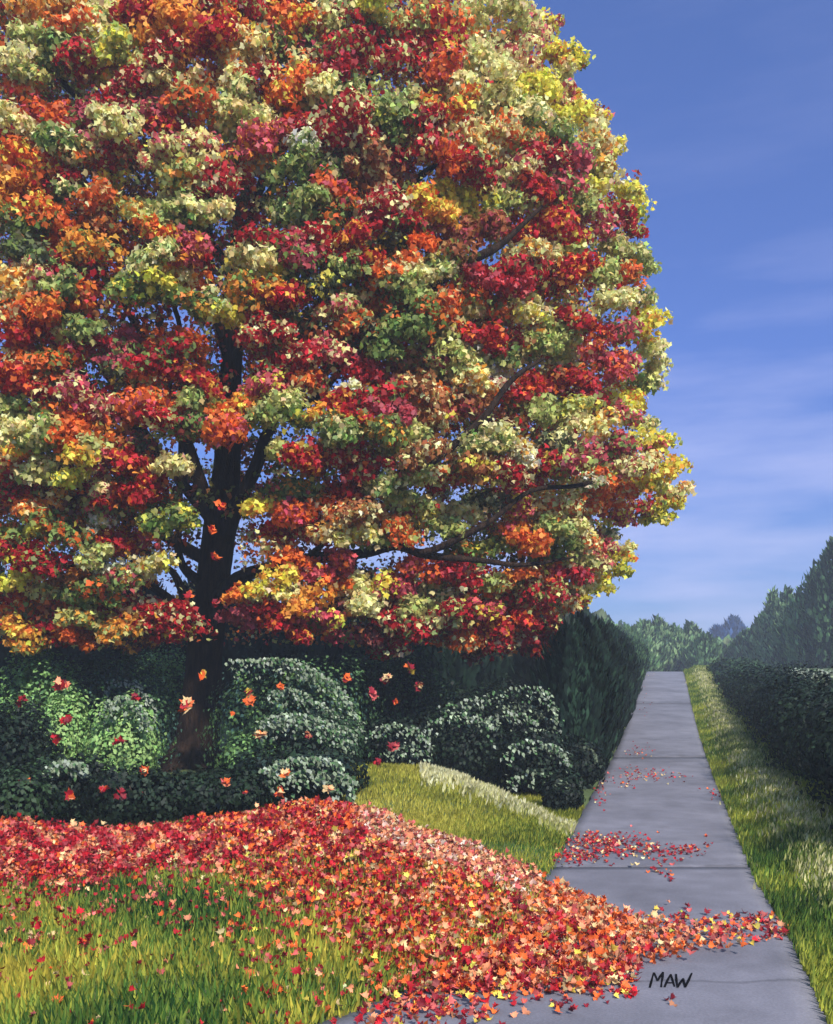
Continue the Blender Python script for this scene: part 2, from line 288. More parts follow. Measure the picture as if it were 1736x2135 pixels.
HAND = """
40 20 R 60;100 25 R 80;150 60 O 50;215 40 C 50;60 70 L 40;130 105 G 60;225 85 C 45;320 130 C 40;340 60 R 70;280 20 R 60;400 30 R 70;300 60 L 35;480 50 O 55;520 30 R 55
600 50 O 60;560 25 R 60;690 25 C 50;730 60 R 60;790 25 Y 50;800 65 G 50;860 40 L 50;930 75 R 65;1000 20 C 45;950 25 O 45;1060 30 C 50;1100 60 C 55;1135 60 Y 40;1150 105 Y 45;590 90 G 60
500 100 C 60;440 80 R 60;690 130 G 45;745 120 R 70;830 110 R 70;900 150 O 55;1000 130 C 60;1085 130 C 60;1170 125 Y 40;1175 160 C 40;40 120 C 45;70 150 L 45;50 175 O 50;30 250 C 45;105 255 O 60;115 290 G 55
190 115 C 45;195 145 Y 35;250 95 L 45;250 190 R 75;175 235 R 50;160 130 R 45;240 250 C 50;320 165 C 45;350 110 R 45;380 195 C 40;410 215 R 45;345 240 R 60;350 285 R 55;450 170 C 55;485 200 C 50;540 165 R 50;560 200 O 55
470 240 C 55;520 250 C 50;600 180 O 60;650 160 C 50;690 150 R 45;690 185 C 45;720 205 G 60;640 215 L 45;560 290 R 60;620 280 R 60;700 260 R 70;760 290 R 60;800 250 G 65;790 240 G 50;850 215 L 45;880 245 R 55;930 220 O 55;950 270 R 50
960 190 C 55;1020 180 C 60;1060 215 C 65;1110 180 Y 55;1165 200 C 45;1120 250 C 60;1180 245 Y 45;1220 240 Y 40;1170 290 L 60;1230 290 C 45;1255 300 C 35;1080 290 L 55;1020 270 C 55
60 340 O 70;110 370 R 60;30 400 A 60;160 320 C 45;195 300 C 50;240 325 R 45;80 440 O 50;45 460 G 60;140 395 G 40;185 410 O 45;230 370 Y 30;350 320 C 55;410 300 C 45;430 345 C 50;505 330 W 35;540 345 W 30;630 300 W 35
470 385 R 60;400 370 L 60;370 410 C 55;430 430 C 45;280 440 L 55;330 450 L 45;410 460 G 60;480 300 B 50;610 360 G 50;680 350 G 60;740 330 B 55;820 310 R 60;860 350 G 50;780 385 B 50;700 400 O 45;650 420 L 50;700 430 A 45;610 455 G 55;680 470 G 65;740 450 A 40
920 310 R 50;900 280 C 50;950 330 O 50;1000 350 R 60;1040 330 O 45;980 310 C 45;1080 350 C 50;1130 330 R 50;1165 320 R 40;1190 345 P 50;1230 340 C 45;1265 350 Y 30;1110 380 R 45;1060 400 C 50;1150 400 P 50;1180 430 L 50;1240 400 Y 40;1220 420 L 45
890 430 Y 50;930 410 Y 55;985 435 Y 45;920 450 A 40;1020 440 O 45;1060 440 L 50;1110 470 R 60;1170 470 R 55;1230 465 R 50;1290 450 R 40;1308 430 Y 30;800 440 R 60;840 470 R 55;880 510 O 35;950 490 B 50;1010 470 B 45;1320 480 R 30;1330 530 L 40;1290 510 L 45
110 490 R 60;170 520 R 70;100 540 R 50;210 470 B 40;60 520 D 50;30 580 A 50;80 570 C 45;130 590 G 45;170 620 O 50;60 650 O 55;110 640 O 50;30 630 C 45;330 480 O 40;360 520 R 55;400 540 R 45;320 545 C 50;370 570 C 50;330 590 Y 35;290 600 G 55;390 620 G 50
560 500 R 50;600 520 R 50;540 540 C 55;570 555 Y 30;500 560 L 45;640 530 R 55;700 520 R 55;720 550 L 45;740 500 R 45;790 520 D 50;760 560 R 60;820 570 R 60;520 610 R 60;580 620 R 60;470 650 Y 40;500 660 C 40;450 630 C 35;610 610 G 45;660 590 D 50;690 640 C 45;740 640 C 50;730 670 O 40;780 650 R 45;850 580 C 50;900 570 C 55;860 610 L 50;950 540 B 45;1100 530 C 45;1140 545 C 50;1080 560 R 55;1140 590 R 60;1200 560 R 60;1200 520 L 45;1260 560 L 45;1300 570 R 45;1340 560 L 35;1020 590 R 60
970 640 C 50;1010 640 O 50;1080 630 C 50;1050 670 O 40;1110 660 C 40;920 640 R 45;860 660 G 60;820 700 G 60;920 690 L 50;1000 700 R 50;1060 720 R 45;1120 720 L 45;1170 680 L 55;1210 690 R 55;1260 640 C 45;1300 620 C 40;1320 680 Y 35;1290 700 P 50;1350 720 C 35;1365 760 C 30;1240 740 P 55;1190 760 L 45;1300 770 P 50;1345 800 L 35
40 700 R 50;90 690 P 50;60 760 O 55;120 770 O 65;20 790 R 55;80 820 R 55;150 850 R 60;40 850 L 50;190 720 R 40;230 740 P 60;270 720 P 45;210 790 R 60;200 830 P 60;260 790 D 40;240 680 G 45;300 660 C 45;350 640 D 40;180 690 G 40;340 740 R 55;390 730 R 55;370 780 R 50;310 800 O 40;330 840 O 50;280 850 O 60;330 870 R 40
410 830 L 45;430 870 Y 35;400 880 G 50;440 900 G 35;430 800 R 35;490 720 G 45;560 730 L 45;550 690 R 60;600 770 R 65;560 810 R 60;530 850 A 40;580 840 L 45;620 860 G 50;480 860 O 45;470 900 O 45;550 870 L 45;640 740 R 50;670 720 P 45;640 800 O 50;700 810 W 40;730 820 W 35;760 780 R 60;720 850 R 55;790 830 R 50;820 860 P 50;690 870 A 40
760 700 D 50;840 760 B 50;900 760 L 60;870 810 B 50;940 740 L 55;1000 740 W 35;1030 760 W 35;1000 790 C 50;1040 800 W 30;1060 740 G 40;900 820 O 50;960 840 B 50;1080 810 R 50;1130 800 B 50;1180 800 R 50;1130 850 L 45;1230 820 R 50;1280 830 Y 35;1310 830 Y 35;1200 860 L 45;1300 860 P 35;720 900 G 60;790 890 G 55;840 910 L 45;880 870 B 50
90 900 L 60;40 900 C 50;60 950 A 50;130 910 R 55;30 970 O 45;170 950 Y 45;210 930 L 45;150 990 Y 40;90 980 C 45;40 1020 R 50;240 900 B 40;270 960 R 50;300 930 D 35;340 960 C 40;300 1010 R 55;260 1040 R 50;370 1030 O 55;400 1060 R 40;320 1050 G 45;210 1010 C 40;200 960 P 45;50 1070 O 45;100 1050 A 45;150 1040 M 50;190 1060 L 40;340 1090 G 55
20 1110 G 45;70 1110 Y 45;130 1110 G 55;210 1090 W 30;230 1120 R 50;280 1130 P 45;60 1160 R 55;110 1170 R 50;20 1150 L 40;160 1120 M 40;190 1160 L 40;230 1180 W 40;280 1190 C 50;330 1170 C 35;70 1200 W 30;30 1210 Y 40;100 1230 C 40;150 1210 B 40;160 1240 G 45;210 1240 G 50;260 1210 G 40;170 1290 L 45;60 1270 O 45;100 1300 R 55;40 1310 A 45;60 1340 R 40;120 1330 R 45;230 1290 Y 40;250 1310 R 55;300 1280 R 55;350 1310 R 45;290 1340 M 40;200 1340 M 45;370 1270 R 35;150 1335 O 40
560 960 Y 45;540 1000 L 45;600 940 L 45;640 950 R 50;690 960 R 55;740 940 R 50;780 970 R 50;590 1020 G 55;640 1030 G 50;550 1050 Y 40;600 1070 O 50;640 1110 R 50;580 1110 R 45;680 1060 O 50;720 1030 R 45;830 950 L 50;870 1000 C 50;800 1010 C 45;850 1050 L 45;740 1070 B 50;690 1100 C 40;740 1110 C 45;790 1100 A 45;840 1110 O 45;880 1070 C 40;760 1120 G 45
900 920 O 60;960 920 C 50;1000 930 C 55;1040 910 C 50;1080 930 W 30;1090 960 W 30;1000 970 B 50;940 980 O 50;900 1000 R 50;880 950 B 45;1050 980 R 50;1060 1020 R 60;1080 1050 P 40;1010 1050 D 45;960 1070 C 45;930 1100 L 45;1150 930 D 45;1200 890 C 45;1250 890 C 45;1160 970 R 50;1220 950 P 50;1280 930 P 50;1330 920 Y 40;1370 940 Y 35;1340 970 C 40;1300 980 C 40;1380 1000 Y 35;1400 1030 C 30;1360 1060 Y 35;1250 990 O 45;1230 1010 W 30;1300 1030 O 45;1330 1070 P 35;1180 1040 L 45;1220 1060 O 50;1270 1060 P 40
1120 1060 C 55;1170 1060 C 45;1190 1100 C 40;1150 1100 L 45;1060 1110 A 40;1000 1130 C 45;1040 1140 G 55;960 1160 G 40;1100 1130 O 45;1160 1140 G 50;1210 1120 C 45;1200 1170 L 40;1240 1140 P 40;1270 1160 Y 30;1250 1200 Y 30;1210 1220 C 35;1190 1260 Y 20;1120 1190 O 50;1170 1190 R 45;1060 1180 B 45;1240 1170 C 35
1185 120 Y 34;1188 210 Y 34;1235 260 C 34;1262 310 Y 34;1270 360 C 34;1300 400 Y 38;1322 430 Y 40;1330 620 C 36;1345 660 Y 38;1355 690 Y 34;1370 730 C 34;1372 790 C 32;1290 850 Y 40;1320 835 Y 40;1345 890 C 34;1372 930 Y 38;1395 970 Y 36;1412 1010 C 34;1405 1045 Y 32;1370 1075 Y 34;1260 1110 C 36;1282 1150 Y 34;1280 1190 Y 32;1255 1225 Y 32;1215 1250 Y 28;1300 1150 C 28;1215 1190 C 34;1345 1010 Y 34
620 1180 R 60;680 1190 R 55;560 1220 Y 50;530 1240 C 35;600 1240 C 40;650 1250 R 50;560 1280 R 55;510 1290 R 40;500 1240 O 30;620 1300 R 55;660 1290 P 45;740 1180 R 45;740 1230 C 50;790 1220 Y 40;720 1270 M 45;780 1270 C 50;840 1170 O 45;880 1140 A 40;830 1220 P 45;880 1190 O 45;690 1310 P 40;640 1330 R 35;760 1320 M 45;810 1330 R 50;830 1290 R 45;870 1270 L 45;910 1230 C 45;860 1310 R 40
960 1190 G 45;930 1200 R 45;990 1210 R 45;1030 1210 L 40;900 1290 C 45;950 1280 R 55;1000 1300 R 60;960 1330 R 50;1020 1340 R 45;1050 1250 R 50;1090 1230 L 45;1030 1190 W 30;1130 1240 R 50;1100 1290 R 55;1150 1300 R 50;1120 1340 R 45;1160 1330 P 35;1080 1330 R 40;1170 1265 C 30;1000 1260 P 45;1080 1200 O 35;1140 1170 O 40;730 1150 O 25;1060 1340 C 25;980 1360 M 30;1130 1355 R 30;800 1355 R 30;1015 1230 O 35;700 1220 O 30
"""
blobs = []   # (centre, a, b, c, n, colour, second colour)
trunk_gap = [(470, 900, 1300, 62), (425, 900, 1090, 40), (540, 890, 1010, 24)]
GAPS = [(128, 163, 34, 32), (634, 112, 20, 38), (450, 225, 16, 34), (500, 305, 30, 26), (800, 145, 34, 24), (868, 368, 56, 36), (495, 495, 26, 42), (442, 540, 18, 40), (262, 525, 34, 26), (264, 648, 34, 50), (368, 662, 20, 40), (1012, 532, 40, 30),
        (672, 812, 30, 26), (1098, 772, 38, 28), (928, 940, 44, 32), (1000, 880, 24, 20), (940, 1032, 44, 18), (740, 1156, 80, 22), (880, 1152, 60, 24), (980, 1118, 50, 22), (1045, 1174, 60, 16), (1155, 1015, 50, 18), (196, 790, 24, 30), (372, 1000, 18, 70), (330, 1228, 46, 24), (374, 1170, 26, 40), (560, 1190, 60, 22), (85, 850, 36, 14), (770, 1050, 26, 26)]
def in_gap(px, py, r=0):
    for gx, gy, gw, gh in GAPS:
        if ((px-gx)/(gw+r*.5))**2+((py-gy)/(gh+r*.5))**2 < 1: return True
    if 915 < py < 1330 and abs(px-(480-(py-900)*.14)) < 46+r: return True            # trunk
    if 925 < py < 1085 and 372-r < px < 445: return True
    if 905 < py < 1040 and 500 < px < 555+r: return True
    if 700 < py < 805 and abs(px-478) < 24+r: return True
    if 1150 < py < 1215 and 480 < px < 600: return True
    if 1140 < py < 1168 and 600 < px < 850: return True
    return False
for tok in HAND.replace('\n', ';').split(';'):  # yellow dabs down the right outline paint its sunlit edge
    tok = tok.split()
    if len(tok) != 4: continue
    px, py, k, r = float(tok[0]), float(tok[1]), tok[2], float(tok[3])
    if k == 'R' and rng.uniform() < .2: k = rng.choice(list('PPOA'))
    if in_gap(px, py, 8) : continue
    D = front_depth(px, py, rng.uniform(-.1, .45))
    p = P(px+rng.uniform(-6, 6), py+rng.uniform(-5, 5), D); a = r/F*D*1.0
    blobs.append((p, a*1.0, a*.9, a*.8, int(r*r*.19*rng.uniform(.8, 1.2))+50, k, rng.choice(list('OCCLYAPG'))))
def region_pal(px, py, p):
    edge = (p[0]-TX)/max(crown_r(p[2]), .1)
    if edge > .86: return rng.choice(list('YCCYLCYLR'))  # sunlit right rim put into the leaf colour as yellow and cream
    if py > 1230: return rng.choice(list('RRROPMRCOA'))
    if edge > .45: return rng.choice(list('RCCLGOPCCALB'))
    if px < 400: return rng.choice(list('ROOALGRCBACL'))
    return rng.choice(list('RRCGGLOOACCLG'))
n = 0
while n < 1150:
    z = rng.uniform(1.9, 16.5); th = rng.uniform(0, 2*math.pi); q_ = rng.uniform(.80, .97)
    r = crown_r(z); 
    if rng.uniform() > r/7.3: continue
    if math.sin(th) < -.15 and z < 3.9: continue
    p = np.array([TX+math.cos(th)*r*q_, TY-math.sin(th)*r*q_*DEP, z]); D = p[1]
    px = HX+p[0]/D*F; py = HY-(p[2]-EYE)/D*F; a = rng.uniform(.28, .52)
    if D < TY and in_gap(px, py, 25): continue
    if py > 1335-a/D*F*.5: p[2] += .2
    k = region_pal(px, py, p)
    if 0 < px < 1736 and 0 < py: p[1] += .35; nl = 190
    else: nl = 170
    blobs.append((p, a*1.1, a, a*.8, nl, k, rng.choice(list('ROCGLB')))); n += 1
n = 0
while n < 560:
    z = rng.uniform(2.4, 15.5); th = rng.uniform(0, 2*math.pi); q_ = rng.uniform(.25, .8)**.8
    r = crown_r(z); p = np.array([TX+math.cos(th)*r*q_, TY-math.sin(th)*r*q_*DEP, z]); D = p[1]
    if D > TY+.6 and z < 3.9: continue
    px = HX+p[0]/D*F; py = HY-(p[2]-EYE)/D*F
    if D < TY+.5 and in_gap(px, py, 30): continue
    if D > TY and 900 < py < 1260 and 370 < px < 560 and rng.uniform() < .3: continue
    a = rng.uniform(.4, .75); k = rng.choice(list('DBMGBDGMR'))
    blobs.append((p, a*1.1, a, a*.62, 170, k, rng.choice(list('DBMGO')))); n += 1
def blob_leaves(blobs, pal, dome=-.62, lump=8, shell=(.55, 1.15), tilt=.9, sec=.30, var=.22):
    Ps, Us, Ns, Cs = [], [], [], []
    for (c_, a, b_, c2, n_, k, k2) in blobs:
        u = unit(int(n_*1.7)); u = u[u[:, 2] > dome+rng.uniform(-.15, .15, len(u))][:n_]; m = len(u)
        rr = rng.uniform(shell[0], shell[1], m)[:, None]
        sub = unit(lump)*np.array([.75, .62, .5])*rng.uniform(.6, 1.35, (lump, 1)); sub[:, 2] = sub[:, 2]*.9+sub[:, 0]*rng.uniform(-.6, .6); si = rng.integers(0, lump, m)
        loc = sub[si]+u*rr*rng.uniform(.3, .62, lump)[si][:, None]
        Ps.append(np.array(c_)+loc*np.array([a, b_, c2]))
        nn = norm(u+unit(m)*tilt); t_ = unit(m)+np.array([0, 0, -.5]); 
        Us.append(np.cross(nn, np.cross(t_, nn))); Ns.append(nn)
        base = np.array(pal[k]); col = np.tile(base, (m, 1)); s_ = rng.uniform(size=m) < sec; col[s_] = pal[k2]
        col *= np.exp(rng.normal(0, var, (m, 1)))*np.exp(rng.normal(0, var*.5, (m, 3))); Cs.append(col)
    return np.vstack(Ps), np.vstack(Us), np.vstack(Ns), np.clip(np.vstack(Cs), 0, .92)
Pp, Uu, Nn, Cc = blob_leaves(blobs, PAL)
tree = empty('maple_tree', (TX, TY, 0))
def local(V, o): return V-np.array(o)
m = 72000; z = rng.uniform(1.95, 16.3, m); th = rng.uniform(0, 2*math.pi, m); r_ = crown_r(z)*rng.uniform(.55, .97, m)**.7
lp_ = np.stack([TX+np.cos(th)*r_, TY-np.sin(th)*r_*DEP, z], -1); lpx = HX+lp_[:, 0]/lp_[:, 1]*F; lpy = HY-(lp_[:, 2]-EYE)/lp_[:, 1]*F
ok = ~np.array([in_gap(a_, b_, 5) and d_ < TY+.5 for a_, b_, d_ in zip(lpx, lpy, lp_[:, 1])]); lp_ = lp_[ok]; m = len(lp_)
tone_f = np.sin(lp_[:, 0]*2.9+np.sin(lp_[:, 2]*2.1)*2)+np.sin(lp_[:, 2]*3.7+lp_[:, 1]*1.3)
kk = np.where(tone_f > .7, 0, np.where(tone_f > -.3, 1, 2)); pals = ['GCLYC', 'BROAC', 'ROPBL']
lc = np.array([PAL[pals[k_][int(u_*5)]] for k_, u_ in zip(kk, rng.uniform(0, 1, m))])*np.exp(rng.normal(0, .2, (m, 1)))
ln = norm((lp_-np.array([TX, TY, 8]))*.12+unit(m)+np.array([0, 0, .4]))
Pp = np.vstack([Pp, lp_]); Uu = np.vstack([Uu, np.cross(ln, np.cross(unit(m), ln))]); Nn = np.vstack([Nn, ln]); Cc = np.vstack([Cc, np.clip(lc, 0, .9)])
sz = rng.uniform(.045, .095, len(Pp))
link('crown', scatter('crown', local(Pp, (TX, TY, 0)), Uu, Nn, sz, Cc, RAG), M_maple, tree)
print('maple leaves', len(Pp))
def PX(px, py, D=TY): return P(px, py, D)-np.array([TX, TY, 0])
def Tb(name, pts, rad, sides=10, rough=.05):
    """pts: (px, py, depth offset); rad in picture pixels at the tree"""
    p3 = [PX(a, b_, TY+c_*(.8 if c_ < -1.5 else 1)) for a, b_, c_ in pts]; r3 = [r/F*TY for r in rad]
    return tubes(name, [(p3, r3)], M_bark, tree, sides, rough)
Tb('trunk', [(398, 1640, 0), (402, 1606, 0), (409, 1560, 0), (415, 1500, 0), (424, 1400, 0), (432, 1330, 0), (440, 1240, 0), (452, 1150, 0), (463, 1060, 0), (472, 980, 0), (475, 900, 0), (480, 800, 0), (484, 720, 0), (478, 640, 0), (490, 540, 0), (497, 450, 0), (518, 380, 0), (500, 250, 0), (520, 60, 0), (500, -150, 0), (490, -380, 0)],
   [84, 58, 48, 43, 38, 36, 35, 34, 33, 28, 26, 24, 20, 16, 13, 11, 10, 9, 8, 6, 3], 20, .035)
LIMBS = [
 ([(450, 1110, -.1), (432, 1050, -.15), (410, 985, -.2), (392, 930, -.25), (372, 871, -.3), (350, 800, -.3), (300, 705, -.5), (235, 600, -.8), (180, 500, -1)], [20, 17, 14, 12, 9, 8, 7, 6, 3]),
 ([(418, 1215, -.1), (385, 1185, -.3), (372, 1150, -.4), (372, 1100, -.4), (375, 1017, -.4), (378, 905, -.4), (376, 700, -.4), (358, 620, -.5), (340, 500, -.6)], [12, 9, 8, 7, 6, 6, 5, 5, 2]),
 ([(412, 1320, -.1), (398, 1288, -.2), (350, 1245, -.5), (302, 1216, -.8), (255, 1215, -1), (150, 1180, -1.5), (20, 1150, -2)], [13, 11, 9, 7, 6, 5, 2]),
 ([(420, 1300, -.1), (385, 1240, -.4), (362, 1195, -.6), (330, 1170, -.9), (250, 1100, -1.3)], [12, 10, 7, 5, 3]),
 ([(470, 1130, -.1), (490, 1068, -.2), (515, 1010, -.3), (536, 960, -.3), (553, 906, -.4), (590, 860, -.6), (650, 836, -1.3), (695, 790, -2.0), (770, 700, -2.2)], [17, 15, 13, 11, 9, 8, 7, 6, 4]),
 ([(500, 1040, -.2), (532, 985, -.2), (560, 905, -.2), (600, 800, -.3), (640, 680, -.3), (720, 540, -.6), (810, 420, -2.0), (880, 365, -2.4), (930, 325, -2.5), (980, 280, -2.6)], [12, 11, 9, 9, 8, 7, 7, 6, 5, 3]),
 ([(445, 1265, -.1), (468, 1234, -.3), (503, 1203, -.6), (579, 1178, -1.2), (655, 1163, -1.8), (760, 1153, -2.6), (826, 1138, -3.0), (887, 1156, -3.2), (1000, 1168, -3.0), (1092, 1177, -2.6), (1200, 1160, -2)], [20, 18, 14, 12, 11, 9, 8, 7, 5, 4, 2]),
 ([(826, 1138, -3.0), (887, 1150, -3.3), (969, 1115, -3.3), (1025, 1084, -3.2), (1107, 1023, -2.9), (1200, 1012, -2.6), (1300, 990, -1.8)], [6, 6, 6, 5, 4, 4, 2]),
 ([(600, 1060, -.3), (700, 1030, -1.5), (800, 1000, -2.8), (882, 971, -3.5), (928, 941, -3.6), (1005, 874, -3.5), (1066, 792, -3.3), (1133, 746, -3)], [10, 10, 9, 8, 7, 6, 5, 3]),
 ([(476, 880, -.1), (620, 780, -1), (800, 660, -2.2), (980, 545, -3.4), (1040, 512, -3.4), (1130, 430, -3)], [14, 12, 9, 8, 6, 3]),
 ([(478, 760, 0), (440, 600, -.5), (436, 500, -1), (430, 380, -1.4), (440, 265, -1.8), (425, 150, -1.8)], [11, 9, 8, 7, 6, 3]),
 ([(484, 600, 0), (540, 400, -.8), (600, 240, -1.8), (626, 151, -2.4), (644, 70, -2.6), (660, -60, -2.6)], [10, 9, 9, 8, 6, 4]),
 ([(482, 680, 0), (330, 560, -1.6), (290, 542, -2.4), (237, 502, -2.6), (160, 420, -2.6)], [12, 9, 8, 7, 3]),
 ([(480, 560, 0), (300, 330, -1.6), (156, 196, -2.8), (96, 131, -3), (30, 60, -3)], [10, 8, 7, 5, 2]),
 ([(490, 500, 0), (640, 300, -1.4), (760, 175, -2.6), (820, 120, -2.8)], [8, 7, 6, 3]),
 ([(465, 1000, .2), (540, 800, 1.5), (640, 500, 2.5), (700, 200, 3)], [14, 10, 7, 3]),
 ([(455, 1100, .2), (300, 900, 1.6), (120, 600, 2.6), (0, 300, 3)], [14, 10, 7, 3]),
 ([(450, 1180, .2), (250, 1060, .8), (0, 900, 1), (-250, 760, 1), (-420, 650, 1)], [14, 11, 9, 7, 3]),
 ([(400, 1000, -.2), (240, 860, -1.6), (195, 815, -2.6), (165, 770, -2.8), (120, 700, -2.8)], [9, 8, 7, 6, 3]),
 ([(300, 1000, -1), (130, 870, -3), (85, 850, -3.2), (40, 840, -3.2)], [6, 5, 4, 2]),
 ([(640, 1163, -1.8), (720, 1090, -2.6), (760, 1050, -3), (800, 1010, -3)], [6, 5, 5, 3]),
 ([(480, 900, .1), (700, 760, 1.2), (950, 600, 1.8), (1180, 480, 1.6)], [12, 10, 7, 3]),
]
for pts, rad in LIMBS: Tb('limb', pts, rad, 10, .04)
rt = []
for a0 in (-2.6, -1.9, -1.1, -.3, .5, 1.6, 2.5):
    d = np.array([math.cos(a0), math.sin(a0), 0]); c0 = np.array([P(402, 1600, TY)[0]-TX, 0, 0])
    rt.append(([c0+d*.15+[0, 0, .42], c0+d*.38+[0, 0, .12], c0+d*.7+[0, 0, .0], c0+d*1.1+[0, 0, -.12]], [.17, .14, .09, .04]))
for s_ in rt: tubes('root', [s_], M_bark, tree, 8, .05)
tag(tree, 'huge maple with dark trunk and crown of red, orange, yellow and green leaves', 'tree')
# ------------------------------------------------------------------ shrubs
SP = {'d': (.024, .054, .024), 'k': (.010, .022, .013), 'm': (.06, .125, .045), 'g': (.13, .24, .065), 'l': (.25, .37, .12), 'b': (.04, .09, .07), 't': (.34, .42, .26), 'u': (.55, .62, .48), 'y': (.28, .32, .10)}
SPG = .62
def capc(c, mx): return c*np.minimum(1, mx/np.maximum(c.max(axis=1, keepdims=True), 1e-6))
def shrub(px, top, wd, D, cols='dm', highlight_n=0, highlight_col='t', depth=.85, label='', name='shrub', group=None, base=None, n=5200, leaf=(.035, .07), droop=.6, arcs=0, lobes=9, gain=None, highlight_lines=()):
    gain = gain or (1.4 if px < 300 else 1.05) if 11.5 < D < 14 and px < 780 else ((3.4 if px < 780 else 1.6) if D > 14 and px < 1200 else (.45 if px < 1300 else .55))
    cx = (px-HX)/F*D; h0 = float(height(cx, D)) if base is None else base
    zt = EYE-(top-HY)/F*D; H = max(zt-h0, .3); R = wd/2/F*D; o = (cx, D, h0)
    root = empty(name, o); tag(root, label, 'shrub', group)
    bl = []
    lb = [(0, 0, .45, 1.0)]
    for i in range(lobes):
        a = 2*math.pi*i/lobes+rng.uniform(-.3, .3); q_ = rng.uniform(.45, .62); lb.append((math.cos(a)*q_, math.sin(a)*q_, rng.uniform(.28, .55), rng.uniform(.42, .6)))
    Ps, Us, Ns, Cs = [], [], [], []
    for (lx, ly, lz, s_) in lb:
        m = int(n*s_**1.3/len(lb)*1.6); u = unit(m); u = u[u[:, 2] > -.45]; m = len(u)
        hx, hy, hz = R*s_, R*depth*s_, H*(1-lz)*1.0 if s_ == 1.0 else H*min(s_, (1-lz))*1.0
        c_ = np.array([lx*R, ly*R*depth, lz*H])
        jit = 1+.10*np.sin(u[:, 0]*9+lx*7+D)+.09*np.sin(u[:, 2]*11+ly*9)+.06*np.sin(u[:, 1]*17+lx*5)+np.where((np.sin(u[:, 0]*31+D*3)*np.sin(u[:, 2]*27+lx*11) > .72), rng.uniform(0, .22, m), 0)
        p = c_+u*np.array([hx, hy, hz])*(rng.uniform(.86, 1.03, m)*jit)[:, None]
        p[:, 2] = np.maximum(p[:, 2], .02)
        Ps.append(p); nn = norm(u+unit(m)*.5); Ns.append(nn)
        t_ = u*.6+unit(m)*.6+np.array([0, 0, -droop]); Us.append(np.cross(nn, np.cross(t_, nn)))
        k = rng.choice(list(cols)); col = np.tile(SP[k], (m, 1)); s2 = rng.uniform(size=m) < .3; col[s2] = SP[rng.choice(list(cols))]
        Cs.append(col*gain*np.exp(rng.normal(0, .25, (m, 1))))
    # pale leaves in arcs: sunlit rim highlights put into the colour
    highlight_n = int(highlight_n*1.7)
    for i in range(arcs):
        a = rng.uniform(-1.0, 1.0); r0 = rng.uniform(.35, .8); zc = rng.uniform(.35, .62); m = highlight_n
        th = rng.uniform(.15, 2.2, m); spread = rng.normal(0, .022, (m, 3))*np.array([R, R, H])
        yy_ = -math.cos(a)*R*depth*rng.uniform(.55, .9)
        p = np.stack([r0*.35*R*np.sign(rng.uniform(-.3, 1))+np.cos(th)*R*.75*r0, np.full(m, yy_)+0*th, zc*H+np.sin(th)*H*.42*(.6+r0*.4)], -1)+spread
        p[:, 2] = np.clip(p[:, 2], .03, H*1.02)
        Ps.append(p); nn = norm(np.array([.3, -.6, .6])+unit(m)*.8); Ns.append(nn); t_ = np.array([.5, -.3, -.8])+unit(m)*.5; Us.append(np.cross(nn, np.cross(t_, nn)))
        Cs.append(np.tile(SP[highlight_col], (m, 1))*min(1.4, max(gain*.9, .42))*np.exp(rng.normal(-.1, .4, (m, 1))))
    for sp_ in highlight_lines:                                # rim highlights painted as lines of pale leaves
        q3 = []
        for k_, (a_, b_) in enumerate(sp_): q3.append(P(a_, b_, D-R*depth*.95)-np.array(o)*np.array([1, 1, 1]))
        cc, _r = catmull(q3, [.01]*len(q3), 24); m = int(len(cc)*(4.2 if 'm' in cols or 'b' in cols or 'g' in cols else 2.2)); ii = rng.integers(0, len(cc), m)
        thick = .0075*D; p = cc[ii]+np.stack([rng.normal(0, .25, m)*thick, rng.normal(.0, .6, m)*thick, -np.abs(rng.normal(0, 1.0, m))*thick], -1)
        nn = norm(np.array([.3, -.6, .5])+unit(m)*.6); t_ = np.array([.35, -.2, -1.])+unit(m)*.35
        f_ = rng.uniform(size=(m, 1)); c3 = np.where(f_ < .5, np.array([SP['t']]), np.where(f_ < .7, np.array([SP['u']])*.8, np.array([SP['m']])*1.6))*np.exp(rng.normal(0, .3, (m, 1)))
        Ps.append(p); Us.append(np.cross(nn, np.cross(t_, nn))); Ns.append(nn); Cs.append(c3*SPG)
    # leafy inside so the shrub is not hollow
    m = n//6; p = unit(m)*rng.uniform(.2, .85, (m, 1))*np.array([R*.95, R*depth*.95, H*.5])+np.array([0, 0, H*.48]); Ps.append(p); Ns.append(unit(m)); Us.append(unit(m))
    Cs.append(np.tile(SP[cols[0]], (m, 1))*np.exp(rng.normal(0, .2, (m, 1)))); big_ = np.concatenate([rng.uniform(leaf[0], leaf[1], sum(len(x) for x in Ps[:-1])), rng.uniform(.07, .13, m)])
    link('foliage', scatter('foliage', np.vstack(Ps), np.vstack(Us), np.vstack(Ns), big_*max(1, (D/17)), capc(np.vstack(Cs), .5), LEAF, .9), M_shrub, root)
    st = []
    for i in range(5):
        a = rng.uniform(0, 6.28); d = np.array([math.cos(a), math.sin(a), 0]); st.append(([d*.04+[0, 0, -.05], d*R*.22+[0, 0, H*.35], d*R*.5+[0, 0, H*.75]], [.022, .016, .006]))
    tubes('stem', st, M_stem, root, 6, .02)
    return root
